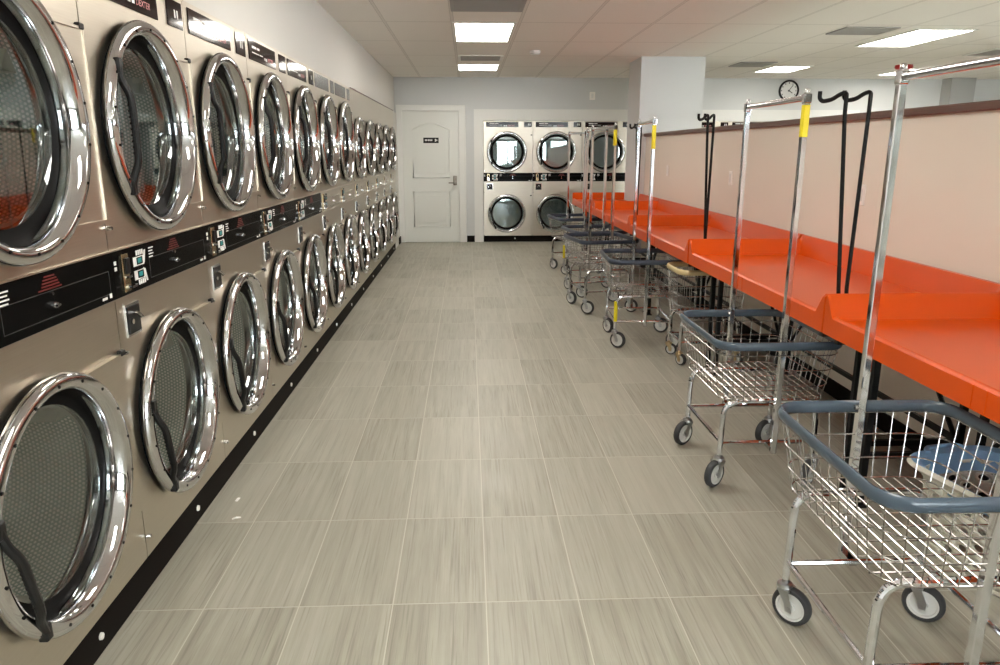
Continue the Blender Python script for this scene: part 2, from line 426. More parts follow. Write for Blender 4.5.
vent(6.0, 6.6, 8.6, 9.2, 'ceiling vent at the right edge of the photo above the near cart rail', 6)
r = thing('smoke_detector', 'small round white smoke detector on the ceiling right of the aisle lights', 'smoke detector', (.79, 9.05, CZ))
q = MB(M['white_paint']); q.lathe([(0, 0), (.065, 0), (.065, -.02), (.05, -.04), (0, -.043)], ax='Z', n=24); q.build('housing', r)
q = MB(M['grille']); q.lathe([(.053, -.026), (.057, -.026), (.057, -.034), (.053, -.034)], ax='Z', n=24, closed=True); q.build('vent_ring', r)
r = thing('fire_alarm', 'red fire alarm on the ceiling behind the near cart pole', 'fire alarm', (5.93, 10.3, CZ))
q = MB(M['red_plastic']); q.lathe([(0, 0), (.11, 0), (.115, -.03), (.10, -.05), (.05, -.06), (0, -.06)], ax='Z', n=28); q.build('housing', r)
q = MB(M['white_paint']); q.box(-.03, .03, -.03, .03, -.085, -.055, bev=.008); q.build('strobe_lens', r)

# ------------------------------------------------------------------ stack dryers (front faces local +X, viewer's right is local +Y)
def ring_door(parent, cx, cz, r, upper, hand_dz=0.):
    k = r / .3435
    q = MB([M['chrome'], M['gasket']])
    prof = [(.318, 0), (.318, .012), (.333, .014), (.3435, .024), (.3435, .032), (.338, .042), (.333, .046), (.316, .049)] + [(.316 - .033 * math.sin(t * PI / 16), -.020 + .069 * math.cos(t * PI / 16)) for t in range(1, 9)] + [(.254, -.022), (.254, -.036), (.30, -.036)]
    mis = [1, 1] + [0] * (len(prof) - 6) + [1, 1, 1]
    q.lathe([(a * k, h) for a, h in prof], (0, 0, 0), 'X', 72, mis=mis)
    for i in range(18):   # rim screws
        t = 2 * PI * (i + .5) / 18; y, z = .323 * k * math.cos(t), .316 * k * math.sin(t)
        q.lathe([(.0, .0505), (.0045, .0505), (.0045, .046)], (0, y, z), 'X', 6, mi=1)
    d = q.build('door', parent, loc=(0, cx, cz))
    g = MB(M['glass'])
    R = .256 * k; n = 48; rings = 6
    vs = [(-.018 + .003, 0, 0)]; fs = []
    for i in range(1, rings + 1):
        rr = R * i / rings; h = -.018 + .003 * (1 - (i / rings) ** 2)
        vs += [(h, rr * math.cos(2 * PI * j / n), rr * math.sin(2 * PI * j / n)) for j in range(n)]
    for j in range(n): fs.append((0, 1 + j, 1 + (j + 1) % n))
    for i in range(rings - 1):
        for j in range(n): fs.append((1 + i * n + j, 1 + (i + 1) * n + j, 1 + (i + 1) * n + (j + 1) % n, 1 + i * n + (j + 1) % n))
    g.add(vs, fs); g.build('glass_pane', d, ang=80, fix=False)
    h = MB(M['black_plastic'])
    if upper: pts = [(.044, -.264, .178), (.049, -.262, .132), (.067, -.252, .095), (.069, -.248, 0), (.067, -.248, -.110), (.050, -.250, -.145), (.044, -.258, -.185)]
    else: pts = [(.044, -.305, .080), (.050, -.298, .035), (.067, -.282, -.005), (.069, -.266, -.085), (.067, -.244, -.170), (.050, -.230, -.205), (.044, -.205, -.250)]
    pts = [(x, y * k, z * k) for x, y, z in pts]
    h.tube(arc_path(pts, .022, 3), .0115, 10)
    for i in range(9):    # grip ribs
        t = .36 + .035 * i; a = Vector(pts[2]).lerp(Vector(pts[4]), (t - .3) / .4)
        h.tube([a - Vector((0, 0, .003)), a + Vector((0, 0, .003))], .0126, 10)
    h.box(.030, .055, pts[0][1] - .014, pts[0][1] + .014, pts[0][2] - .022, pts[0][2] + .022, bev=.004)
    h.box(.030, .055, pts[-1][1] - .014, pts[-1][1] + .014, pts[-1][2] - .022, pts[-1][2] + .022, bev=.004)
    h.build('handle', d)
    return d
def drum(parent, cx, cz, k):
    q = MB([M['drum'], M['drum_plain']]); R = .335 * k; D = .62; n = 56; x0 = -.035
    q.lathe([(R, x0 - .06), (R, x0 - D)], (0, 0, 0), 'X', n)
    q.lathe([(.245 * k, x0), (R, x0), (R, x0 - .06)], (0, 0, 0), 'X', n, mi=1)
    q.lathe([(R, x0 - D), (.10, x0 - D - .02), (.001, x0 - D - .02)], (0, 0, 0), 'X', n)
    for a in (.5, .5 + 2 * PI / 3, .5 + 4 * PI / 3):   # lifter vanes
        c, s = math.cos(a), math.sin(a)
        pts = [(R, -.035), (R - .06, 0), (R, .035)]
        vs = [(x, r_ * c - t * s, r_ * s + t * c) for x in (x0 - .08, x0 - D + .02) for r_, t in pts]
        q.add(vs, [(0, 1, 4, 3), (1, 2, 5, 4), (0, 2, 1), (3, 4, 5)], 1)
    o = q.build('drum', parent, fix=False, loc=(0, cx, cz))
    me = o.data; uvl = me.uv_layers.new(name='UVMap')
    for p in me.polygons:
        angs = [math.atan2(me.vertices[me.loops[li].vertex_index].co.z, me.vertices[me.loops[li].vertex_index].co.y) for li in p.loop_indices]
        wrap = max(angs) - min(angs) > PI
        for li, a in zip(p.loop_indices, angs):
            co = me.vertices[me.loops[li].vertex_index].co
            if abs(p.normal.x) > .7: uvl.data[li].uv = (co.y, co.z)
            else: uvl.data[li].uv = ((a + 2 * PI if wrap and a < 0 else a) * R, co.x)
    return o
def plate_with_hole(q, y0, y1, z0, z1, cy, cz, r, x=0., n=64, depth=.03):
    # flat front sheet with a round opening
    inner = []; outer = []
    for i in range(n):
        t = 2 * PI * i / n; c, s = math.cos(t), math.sin(t)
        inner.append((x, cy + r * c, cz + r * s))
        ks = []
        if c > 1e-9: ks.append((y1 - cy) / c)
        if c < -1e-9: ks.append((y0 - cy) / c)
        if s > 1e-9: ks.append((z1 - cz) / s)
        if s < -1e-9: ks.append((z0 - cz) / s)
        kk = min(ks); outer.append((x, cy + kk * c, cz + kk * s))
    back = [(x - depth, p[1], p[2]) for p in inner]
    o = len(q.v)
    corner = []
    for (yy, zz) in ((y1, z1), (y0, z1), (y0, z0), (y1, z0)): corner.append((math.atan2(zz - cz, yy - cy) % (2 * PI), (x, yy, zz)))
    q.v += inner + outer + back + [c[1] for c in corner]
    for i in range(n):
        j = (i + 1) % n; t0 = 2 * PI * i / n; t1 = 2 * PI * (i + 1) / n
        mid = [o + 3 * n + k for k, c in enumerate(corner) if t0 < c[0] < t1]
        q.f.append(tuple([o + i, o + n + i] + mid + [o + n + j, o + j])); q.mi.append(0)
        q.f.append((o + i, o + j, o + 2 * n + j, o + 2 * n + i)); q.mi.append(0)
def make_dryer(label, group, W, zt, rt, zb, rb, b0, b1, h0, h1, top, pb, dy, band, header, lint=True):
    t = thing('stack_dryer', label, 'dryer', (0, 0, 0), 0, group)
    w = W / 2 - .003; D = .76; c0 = -W / 2
    q = MB(M['steel'])
    plate_with_hole(q, -w, w, b1, h0 - .012 if header else top, dy, zt, .318 * rt / .3435)
    plate_with_hole(q, -w, w, pb, b0, dy, zb, .318 * rb / .3435)
    if header: q.box(-.03, 0, -w, w, h0 - .012, top)
    q.box(-.03, -.004, -w, w, b0, b1)
    for y in (-w, w - .003): q.box(-D, -.0005, y, y + .003, pb, top)
    q.box(-D, 0, -w, w, top - .003, top); q.box(-D, -D + .003, -w, w, pb, top); q.box(-D, -.01, -w, w, pb, pb + .003)
    q.box(-D, -.03, -w, w, b0 + .02, b0 + .024)
    q.build('cabinet', t, smooth=True, ang=30)
    q = MB([M['kick'], M['white_paint']]); q.box(-D, -.030, -W / 2, W / 2, 0, pb)
    q.lathe([(.0, .008), (.011, .006), (.012, 0)], (-.030, .12, .055), 'X', 10, mi=1)
    q.build('toe_kick', t, smooth=True)
    ring_door(t, dy, zt, rt, True); ring_door(t, dy, zb, rb, False)
    drum(t, dy, zt, rt / .3435); drum(t, dy, zb, rb / .3435)
    # access panels at the door's right edge, each with a black catch
    for (z0, z1, zz) in ((zt - .275, zt + .262, zt + .262), (zb - .25, zb + .285, zb + .285)):
        q = MB([M['steel'], M['black_plastic']])
        zc_, rr = (zt, rt) if z0 > b1 else (zb, rb)
        a0, a1 = math.asin((z0 - zc_) / rr), math.asin((z1 - zc_) / rr); arc = [(dy + rr * .99 * math.cos(a0 + (a1 - a0) * i / 16), zc_ + rr * .99 * math.sin(a0 + (a1 - a0) * i / 16)) for i in range(17)]
        pl = arc + [(w - .006, z1), (w - .006, z0)]; m_ = len(pl)
        q.add([(.011, y, z) for y, z in pl] + [(0, y, z) for y, z in pl], [tuple(range(m_)), tuple(range(m_, 2 * m_))[::-1]] + [(j, (j + 1) % m_, m_ + (j + 1) % m_, m_ + j) for j in range(m_)])
        if z0 > b1: q.box(.0, .016, w - .013, w - .006, z0, z1)
        for (ya, za) in ((arc[0][0], z0), (arc[-1][0], z1))[0 if z0 > b1 else 1:]: q.box(.0, .016, ya, w - .006, za - .004, za + .004)
        q.box(.002, .019, w - .036, w - .008, zz - .004, zz + .014, 1, bev=.003)
        q.build('access_panel', t)
    if header:
        q = MB([M[header], M['steel']])
        q.box(0, .004, c0 + .045, c0 + .565, h0, h1, bev=.0012); q.box(0, .004, c0 + .655, c0 + .80 * W / .82, h0, h1, bev=.0012)
        hp = q.build('header_panel', t)
        if header == 'black_header':
            hz = (h0 + h1) / 2
            text_mesh('DEXTER', .030, M['pink_print'], 'lettering', hp, lambda u, v_: (.0046, c0 + .445 + u, hz - .018 + v_), .25)
            q = MB(M['white_print'])
            for (a, z, l, hh) in ((.10, .016, .08, .012), (.19, .016, .05, .012), (.10, -.010, .13, .005), (.24, -.010, .06, .005), (.33, -.020, .02, .014), (.36, -.020, .02, .014), (.72, .0, .012, .03), (.745, .0, .012, .03)):
                q.box(.0038, .0045, c0 + a, c0 + a + l, hz + z - hh / 2, hz + z + hh / 2)
            q.build('lettering', hp, smooth=False)
    # control band
    bz = (b0 + b1) / 2; bh = b1 - b0; S_ = bh / .153
    blk = band == 'black'
    q = MB([M['black_gloss'] if blk else M['steel'], M['steel']])
    q.box(-.004, .006, -w - .002, w + .002, b0 + .004, b1 - .004); q.box(-.004, .009, -w - .003, w + .003, b0, b0 + .004, 1); q.box(-.004, .009, -w - .003, w + .003, b1 - .004, b1, 1)
    cp = q.build('control_panel', t, smooth=False)
    def Z(a): return bz + a * S_
    q = MB([M['coin_metal'], M['black_plastic'], M['chrome']])
    q.box(.006, .012, c0 + .055, c0 + .098, Z(-.062), Z(.058), bev=.002); q.box(.012, .020, c0 + .064, c0 + .090, Z(-.005), Z(.045), 1, bev=.002)
    q.box(.012, .022, c0 + .062, c0 + .092, Z(-.018), Z(-.010), 2); q.box(.012, .030, c0 + .068, c0 + .104, Z(-.050), Z(-.042), 2)
    q.build('coin_slot', cp)
    q = MB([M['white_print'] if blk else M['grey_header'], M['teal_lcd'], M['black_gloss']])
    for sg in (1, -1):
        q.box(.006, .0075, c0 + .140, c0 + .218, Z(sg * .022 - .016), Z(sg * .022 + .014)); q.box(.0075, .0085, c0 + .163, c0 + .205, Z(sg * .022 - .012), Z(sg * .022 + .011), 2); q.box(.0085, .009, c0 + .168, c0 + .198, Z(sg * .022 - .008), Z(sg * .022 + .008), 1)
        q.add([(.0076, c0 + .205, Z(sg * .004)), (.0076, c0 + .222, Z(sg * .010)), (.0076, c0 + .236, Z(sg * .052)), (.0076, c0 + .222, Z(sg * .052))], [(0, 1, 2, 3)] if sg > 0 else [(3, 2, 1, 0)])
        for i in range(4): q.box(.006, .0075, c0 + .165 + i * .014, c0 + .174 + i * .014, Z(sg * .048 - .008), Z(sg * .048 + .008))
    q.build('price_display', cp, smooth=False)
    q = MB([M['chrome'], M['black_plastic']])
    q.lathe([(0, .020), (.007, .020), (.009, .016), (.009, .006)], (0, c0 + .475, Z(-.018)), 'X', 14); q.box(.018, .024, c0 + .467, c0 + .483, Z(-.021), Z(-.015)); q.lathe([(0, .012), (.005, .012), (.005, .006)], (0, c0 + .475, Z(.012)), 'X', 10)
    q.build('key_lock', cp)
    q = MB([M['red_print'], M['white_print'], M['groove'] if blk else M['grey_header']])
    if blk:
        for i, (a, l) in enumerate(((.452, .050), (.444, .066), (.440, .076), (.436, .084), (.420, .11))): q.box(.0058, .0066, c0 + a, c0 + a + l, Z(.056 - i * .008), Z(.060 - i * .008))
        for i in range(4): q.box(.0058, .0066, c0 + .262, c0 + .30 - .006 * (i % 2), Z(.050 - i * .010), Z(.054 - i * .010), 1)
        q.box(.0058, .0066, c0 + .735, c0 + .765, Z(-.062), Z(-.054), 1); q.box(.0058, .0066, c0 + .78, c0 + .795, Z(-.062), Z(-.048), 1)
        q.box(.0058, .0066, c0 + .010, c0 + .026, Z(.030), Z(.042), 1); q.box(.0058, .0066, c0 + .010, c0 + .026, Z(.012), Z(.024), 1)
    for (a, l, z) in ((.26, .53, .018), (.26, .53, -.050)): q.box(.0058, .0064, c0 + a, c0 + a + l, Z(z), Z(z + .002), 2)
    for a in (.26, .79): q.box(.0058, .0064, c0 + a, c0 + a + .002, Z(-.05), Z(.018), 2)
    q.build('lettering' if blk else 'panel_groove', cp, smooth=False)
    # small black coin box door under the band
    q = MB([M['black_plastic'], M['chrome']]); q.box(-.002, .004, c0 + .052, c0 + .152, b0 - .132, b0 - .028, 1); q.box(.004, .007, c0 + .060, c0 + .144, b0 - .124, b0 - .036)
    q.tube([(.007, c0 + .10, b0 - .06), (.022, c0 + .10, b0 - .06), (.026, c0 + .115, b0 - .075)], .006, 8, mi=1); q.lathe([(0, .012), (.009, .012), (.009, .006)], (0, c0 + .082, b0 - .085), 'X', 10, mi=1)
    q.build('coin_box', t)
    # hinge pins at the machine's edge
    q = MB(M['chrome'])
    for z in (b0 - .17, zt - .30, zb - .40 + .04): q.lathe([(0, .014), (.006, .014), (.008, 0)], (0, c0 + .012, z), 'X', 8)
    q.build('corner_screws', t)
    return t
WL = .82; Y1 = 2.271
def cell(k): return Y1 + WL * (k - 2) + WL / 2
LG = 'stack dryers along the left wall'
ord_ = ['', 'first', 'second', 'third', 'fourth', 'fifth', 'sixth', 'seventh', 'eighth', 'ninth', 'tenth', 'eleventh', 'twelfth']
common = dict(W=WL, zt=1.552, rt=.3435, zb=.580, rb=.3435, b0=1.031, b1=1.184, h0=1.928, h1=2.025, top=2.045, pb=.148, dy=-.035)
A = make_dryer('stainless stack dryer with black control band, cut off by the left edge of the photo', LG, **common, band='black', header='black_header')
A.location = (-1.095, cell(1), 0)
lab = {2: 'nearest whole stainless stack dryer with black control band, just right of the cut-off one',
       3: 'stainless stack dryer with black control band, second whole machine in the left row',
       4: 'stainless stack dryer with black control band, third whole machine in the left row',
       5: 'last stack dryer with a black control band, just before the plain steel bands begin'}
for k in range(2, 6): dup(A, (-1.095, cell(k), 0), 0, lab[k], LG)
B = make_dryer('stack dryer with black header but plain steel control band, next to the black-banded machines', LG, **common, band='steel', header='grey_header')
B.location = (-1.095, cell(6), 0)
dup(B, (-1.095, cell(7), 0), 0, 'second of the two stack dryers with dark header and plain steel control band', LG)
c2 = dict(common); c2.update(zt=1.507, rt=.302, zb=.575, rb=.325)
CC = make_dryer('plain steel stack dryer with smaller upper door, first of the five far plain ones', LG, **c2, band='steel', header=None)
CC.location = (-1.095, cell(8), 0)
for k, t in ((9, 'second of the five far plain ones'), (10, 'middle of the five far plain ones'), (11, 'last but one before the white door'), (12, 'last before the white door')):
    dup(CC, (-1.095, cell(k), 0), 0, 'plain steel stack dryer with smaller upper door, ' + t, LG)
BG = 'stack dryers along the far wall'
WB = .80
bk = make_dryer('far wall stack dryer beside the white door, white reflections on its black band', BG, W=WB, zt=1.455, rt=.325, zb=.472, rb=.315, b0=.985, b1=1.130, h0=1.845, h1=1.925, top=1.938, pb=.105, dy=-.02, band='black', header='black_header')
BX0 = .249; BYF = YB - .03
bl = ['', 'middle one of the three far wall stack dryers left of the column', 'far wall stack dryer partly hidden behind the chrome cart poles, left of the column', 'far wall stack dryer hidden behind the white column',
      'far wall stack dryer showing only its black header just right of the white column', 'far wall stack dryer under the clock, header visible over the half wall', 'far wall stack dryer right of the clock, almost hidden by the half wall cap']
bk.location = (BX0 + WB / 2, BYF, 0); bk.rotation_euler = (0, 0, -PI / 2)
for i in range(1, 7):
    if i == 3: continue
    dup(bk, (BX0 + WB * (i + .5), BYF, 0), -PI / 2, bl[i], BG)
# the wall the far machines are set into stands behind their fronts
w = bpy.data.objects['wall_back']
me = w.data
q = MB(M['wall_grey'])
q.box(XL - .15, BX0 - .002, YB + .002, YB + .15, 0, CZ); q.box(BX0 - .002, 5.87, YB + .002, YB + .15, 1.945, CZ); q.box(5.87, XR + .15, YB + .002, YB + .15, 0, CZ); q.box(BX0 - .002, 5.87, YB + .80, YB + .9, 0, 1.945)
q.box(BX0 - .02, BX0 - .004, YB + .15, YB + .8, 0, 1.945); q.box(5.87, 5.89, YB + .15, YB + .8, 0, 1.945); q.box(BX0 - .002, 5.87, YB + .15, YB + .9, 1.945, 1.96)
bpy.data.objects.remove(w); bpy.data.meshes.remove(me); struct(q.build('wall_back', smooth=False))
sbox('floor_recess', M['floor'], BX0 - .02, 5.89, YB + .15, YB + .9, -.12, 0)

# cable along the top of the far left machines
q = MB(M['cable']); q.tube([(-1.100, 7.3 + .25 * i, 2.058 + .010 * math.sin(i * 1.7)) for i in range(16)], .006, 6)
tag(q.build('cable'), 'thin white cable lying along the top of the plain steel dryers', 'cable')

# ------------------------------------------------------------------ orange folding tables
TX0, TX1, TZ = 1.450, 2.235, .835
def make_table(label, L):
    t = thing('folding_table', label, 'table', (0, 0, 0), 0, 'orange folding tables along the half wall')
    D = TX1 - TX0
    us = sorted(set([0, .004, .010, .020, .030, .036, .044, .056, .064, .072, .082] + [L - a for a in (0, .004, .010, .020, .030, .036, .044, .056, .064, .072, .082)] + [L * i / 10 for i in range(1, 10)] + [L / 2 - .006, L / 2 + .006]))
    vs_ = [0, .003, .008, .016, .026, .034, .044, .060, .080, .10, .115, .125, .14, .2, .4, .6, D - .10, D - .075, D - .062, D - .052, D - .040, D - .034, D - .024, D - .010, D - .004, D]
    def sm(a, b, x): return max(0, min(1, (x - a) / (b - a)))
    def h(u, v):
        e = min(u, L - u)
        z = .820
        z = max(z, .835 - .015 * sm(.018, .034, v))           # front rim
        z -= .010 * (1 - sm(0, .010, v))                       # rounded front edge
        lip = .912 - .008 * (1 - sm(0, .008, v))              # end lips run right to the front edge
        end = .820 + (lip - .820) * (1 - sm(.014, .072, e)) - .006 * (1 - sm(0, .008, e))
        z = max(z, end)
        back = .820 + (.940 - .820) * sm(D - .075, D - .034, v) - .006 * sm(D - .01, D, v)
        return max(z, back)
    q = MB(M['orange'])
    nu, nv = len(us), len(vs_)
    def X(v): return TX0 + v
    vs = [(X(v), u, h(u, v)) for u in us for v in vs_]; fs = []
    for i in range(nu - 1):
        for j in range(nv - 1): fs.append((i * nv + j, (i + 1) * nv + j, (i + 1) * nv + j + 1, i * nv + j + 1))
    o = q.add(vs, fs)
    # skirts: front apron (with a shallow moulded notch at the middle), ends and back, folded under to a closed shell
    def skirt(idx, inset, zb=.752):
        base = len(q.v)
        for a in idx:
            x, y, z = q.v[a]; q.v.append((x + inset[0] * .0, y, zb))
        for a in range(len(idx) - 1): q.f.append((idx[a], idx[a + 1], base + a + 1, base + a)); q.mi.append(0)
        return [base + a for a in range(len(idx))]
    f_ = skirt([o + i * nv for i in range(nu)], (0, 0)); b_ = skirt([o + i * nv + nv - 1 for i in range(nu)], (0, 0))
    e0 = skirt([o + j for j in range(nv)], (0, 0)); e1 = skirt([o + (nu - 1) * nv + j for j in range(nv)], (0, 0))
    q.add([(TX0, 0, .752), (TX0, L, .752), (TX1, L, .752), (TX1, 0, .752)], [(0, 1, 2, 3)])
    for u in (L / 2 - .03, L / 2 + .03):
        q.box(TX0 - .0025, TX0 + .001, u - .004, u + .004, .756, .826)
    tr = q.build('tray', t, ang=28)
    for i, (x, y) in enumerate(((TX0 + .21, .060), (TX1 - .08, .060), (TX0 + .21, L - .060), (TX1 - .08, L - .060))):
        q = MB(M['black_steel']); q.box(x - .014, x + .014, y - .014, y + .014, 0, .730, bev=.002); q.box(x - .024, x + .024, y - .024, y + .024, 0, .008); q.build('leg', t)
    q = MB(M['black_steel'])
    for y in (.060, L - .060): q.box(TX0 + .03, TX1 - .06, y - .014, y + .014, .720, .752)
    for x in (TX0 + .21, TX1 - .08): q.box(x - .012, x + .012, .075, L - .075, .722, .750)
    for y in (.060, L - .060): q.box(TX0 + .21, TX1 - .085, y - .010, y + .010, .22, .245)
    q.box(TX1 - .09, TX1 - .07, .075, L - .075, .22, .245)
    for y0, y1 in ((.09, .55), (L - .09, L - .55)): q.tube([(TX1 - .08, y0, .24), (TX1 - .08, y1, .73)], .011, 6)
    q.build('under_frame', t)
    return t
JT = [.985, 2.88, 4.79, 6.64, 8.53, 10.36]
tl = ['orange moulded folding table nearest the camera, cut off by the right edge of the photo', 'orange moulded folding table with the yellow taped cart pole at its front edge',
      'orange moulded folding table in the middle of the row, beside the beige-rimmed cart', 'orange moulded folding table second from the far end of the row', 'orange moulded folding table at the far end, nearest the far wall dryers']
T0 = make_table(tl[0], 1.885); T0.location = (0, JT[0] + .003, 0)
for i in range(1, 5): dup(T0, (0, JT[i] + (.003 if i != 2 else .010), 0), 0, tl[i])
for i, o in enumerate([o for o in C.objects if o.type == 'EMPTY' and o.name.startswith('folding_table')]):
    o.scale = (1, min(1.0, (JT[i + 1] - JT[i] - .012) / 1.885), 1)

# black hook racks standing in the joints between tables
def make_rack(label):
    t = thing('garment_hook_rack', label, 'hook rack', (0, 0, 0), 0, 'black hook racks at the table joints')
    def rod(xb, yb, xt, yt, zt):
        pts = [(xb + .012, yb, .826), (xb, yb, .90), (xt, yt, zt - .06), (xt, yt, zt + .020), (xt - .030, yt, zt + .010), (xt - .058, yt, zt - .010), (xt - .095, yt, zt - .016), (xt - .108, yt, zt - .005), (xt - .108, yt, zt + .022)]
        q = MB(M['black_steel']); q.tube(arc_path(pts, .026, 4), .0085, 8); return q
    rod(-.024, -.012, -.080, -.012, 1.685).build('hook_rod', t)
    rod(.022, .012, .030, .012, 1.690).build('hook_rod', t)
    q = MB(M['black_steel']); q.box(-.036, .046, -.024, .024, .8205, .828, bev=.002)
    for x, y in ((-.028, -.017), (-.028, .017), (.038, -.017), (.038, .017)): q.lathe([(0, .834), (.006, .834), (.006, .828)], (x, y, 0), 'Z', 8)
    q.build('foot_plate', t)
    return t
R0 = make_rack('black double hook rack between the two nearest orange tables'); R0.location = (1.575, 2.985, 0)
dup(R0, (1.600, 4.915, 0), math.radians(40), 'black double hook rack at the second table joint, in front of the column')
dup(R0, (1.548, 6.765, 0), math.radians(45), 'black double hook rack at the third table joint, behind chrome cart poles')

# ------------------------------------------------------------------ wire laundry carts
def make_cart(label, hx=.288, hy=.345, bx=.232, by=.300, zr=.695, zbm=.420, rim='bumper', poles=True, wheel_r=.0635, brass=False, yaws=(50, 35, 60, 40), group='chrome wire laundry carts under the tables'):
    t = thing('laundry_cart', label, 'laundry cart', (0, 0, 0), 0, group)
    def half(z): k = (z - zbm) / (zr - .02 - zbm); return bx + (hx - .012 - bx) * k, by + (hy - .012 - by) * k
    q = MB(M['wire']); rc = .085
    def ring(z, r=.0026, seg=5):
        a, c = half(z); q.tube(rrect(a, c, rc, seg, z), r, 5, True)
    zs = [zbm, zbm + .065, zbm + .14, zbm + .21]
    for z in zs: ring(z)
    ring(zr - .022, .003)
    # vertical wires
    def per(z, n):
        a, c = half(z); P = [Vector(p) for p in rrect(a, c, rc, 8, z)]; P.append(P[0])
        Ls = [0]
        for i in range(len(P) - 1): Ls.append(Ls[-1] + (P[i + 1] - P[i]).length)
        out = []
        for k in range(n):
            d = Ls[-1] * k / n; i = 0
            while Ls[i + 1] < d: i += 1
            out.append(P[i].lerp(P[i + 1], (d - Ls[i]) / (Ls[i + 1] - Ls[i])))
        return out
    n = 44
    for a, c in zip(per(zbm - .002, n), per(zr - .02, n)): q.tube([a, c], .0018, 5)
    a, c = half(zbm)
    k = int(2 * a / .034)
    for i in range(1, k):
        x = -a + 2 * a * i / k; e = c - (rc - math.sqrt(max(0, rc ** 2 - max(0, abs(x) - (a - rc)) ** 2)))
        q.tube([(x, -e, zbm - .002), (x, e, zbm - .002)], .0022, 5)
    k = int(2 * c / .075)
    for i in range(1, k):
        y = -c + 2 * c * i / k; q.tube([(-a, y, zbm - .006), (a, y, zbm - .006)], .0026, 5)
    q.build('basket', t)
    # vinyl bumper around the rim
    q = MB(M[rim]); prof = [(.019 * math.sin(2 * PI * i / 14) , .0105 * math.cos(2 * PI * i / 14)) for i in range(14)]
    q.tube(rrect(hx - .0135, hy - .0135, .085, 8, zr - .022), 0, closed=True, prof=prof, up=(0, 0, 1)); q.build('bumper', t)
    # bent tube legs and stretchers
    q = MB(M['pole']); lx, ly = bx - .017, by - .055; zl = 2 * wheel_r + .022
    for y in (-ly, ly): q.tube(arc_path([(-lx, y, zl), (-lx + .006, y, zbm - .022), (lx - .006, y, zbm - .022), (lx, y, zl)], .07, 6), .0125, 10)
    for y in (-ly, ly): q.tube([(-lx + .002, y, zl + .055), (lx - .002, y, zl + .055)], .0095, 8)
    for x in (-lx, lx): q.tube([(x, -ly, zl + .060), (x, ly, zl + .060)], .0085, 8)
    q.build('leg_frame', t)
    if poles:
        py = .314 * hy / .345
        for s in (-1, 1):
            q = MB([M['pole'], M['chrome']]); q.box(-.012, .012, s * py - .012, s * py + .012, zl + .03, 1.685, bev=.003)
            q.box(-.015, .015, s * py - .015, s * py + .015, 1.660, 1.700, 1, bev=.004); q.lathe([(.010, 1.700), (.010, 1.712), (.006, 1.718), (0, 1.718)], (0, s * py, 0), 'Z', 12, 1)
            q.lathe([(0, .030), (.008, .030), (.008, 0)], (-.02, s * py, zr - .02), 'X', 8, 1)
            q.box(-.012, .012, min(s * py, s * (ly - .0)), max(s * py, s * ly), zl + .040, zl + .058, 1)
            q.build('pole', t)
        q = MB(M['pole']); q.tube([(0, -py, 1.682), (0, py, 1.682)], .0125, 12); q.build('hanging_rail', t)
    i = 0
    for x in (-lx, lx):
        for y in (-ly, ly):
            a = math.radians(yaws[i]); i += 1; R = Matrix.Rotation(a, 3, 'Z')
            q = MB(M['brass'] if brass else M['fork']); tr = wheel_r * .45
            def L(p): v = R @ Vector(p); return (v.x, v.y, v.z)
            q.lathe([(0, 0), (.011, 0), (.011, -.03), (.024, -.032), (.026, -.046), (.02, -.05), (0, -.05)], (0, 0, zl + .018), 'Z', 14)
            for s in (-1, 1):
                pl = [(s * .024, .012, zl - .030), (s * .024, -.020, zl - .030), (s * .024, -tr - .011, wheel_r + .012), (s * .024, -tr - .010, wheel_r - .012), (s * .024, -tr + .010, wheel_r - .012), (s * .024, -tr + .016, wheel_r + .015)]
                o2 = [L((p[0] + s * .003, p[1], p[2])) for p in pl]; o1 = [L(p) for p in pl]; m_ = len(pl)
                q.add(o1 + o2, [tuple(range(m_)), tuple(range(m_, 2 * m_))[::-1]] + [(j, (j + 1) % m_, m_ + (j + 1) % m_, m_ + j) for j in range(m_)])
            q.add([L(p) for p in ((-.027, .014, zl - .034), (.027, .014, zl - .034), (.027, -.024, zl - .034), (-.027, -.024, zl - .034), (-.027, .014, zl - .026), (.027, .014, zl - .026), (.027, -.024, zl - .026), (-.027, -.024, zl - .026))],
                  [(0, 3, 2, 1), (4, 5, 6, 7), (0, 1, 5, 4), (1, 2, 6, 5), (2, 3, 7, 6), (3, 0, 4, 7)])
            q.tube([L((-.029, -tr, wheel_r)), L((.029, -tr, wheel_r))], .006, 8)
            cz = q.build('caster', t, loc=(x, y, 0))
            q = MB([M['rubber'], M['hub']]); r = wheel_r
            q.lathe([(0, .0135), (r * .22, .0150), (r * .25, .011), (r * .62, .010), (r * .66, .0155), (r * .74, .0155), (r * .90, .0145), (r * .98, .009), (r, 0), (r * .98, -.009), (r * .90, -.0145), (r * .74, -.0155), (r * .66, -.0155), (r * .62, -.010), (r * .25, -.011), (r * .22, -.015), (0, -.0135)],
                    (0, 0, 0), 'X', 28, mis=[1, 1, 1, 1, 1, 0, 0, 0, 0, 0, 0, 1, 1, 1, 1, 1])
            wv = q.build('wheel', cz); wv.location = L((0, -tr, wheel_r)); wv.rotation_euler = (0, 0, a)
    return t
def tape(cart, x, y, z0, z1, half=.0135, rnd=False):
    q = MB(M['yellow'])
    if rnd: q.tube([(x, y, z0), (x, y, z1)], .0142, 10)
    else: q.box(x - half, x + half, y - half, y + half, z0, z1, bev=.004)
    q.build('yellow_tape', cart)
CG = 'chrome wire laundry carts under the tables'
cA = make_cart('empty chrome laundry cart nearest the camera at the bottom right corner', zr=.722, zbm=.470, yaws=(40, 42, 55, 50)); cA.location = (1.217, 1.806, 0); cA.rotation_euler = (0, 0, math.radians(-.5))
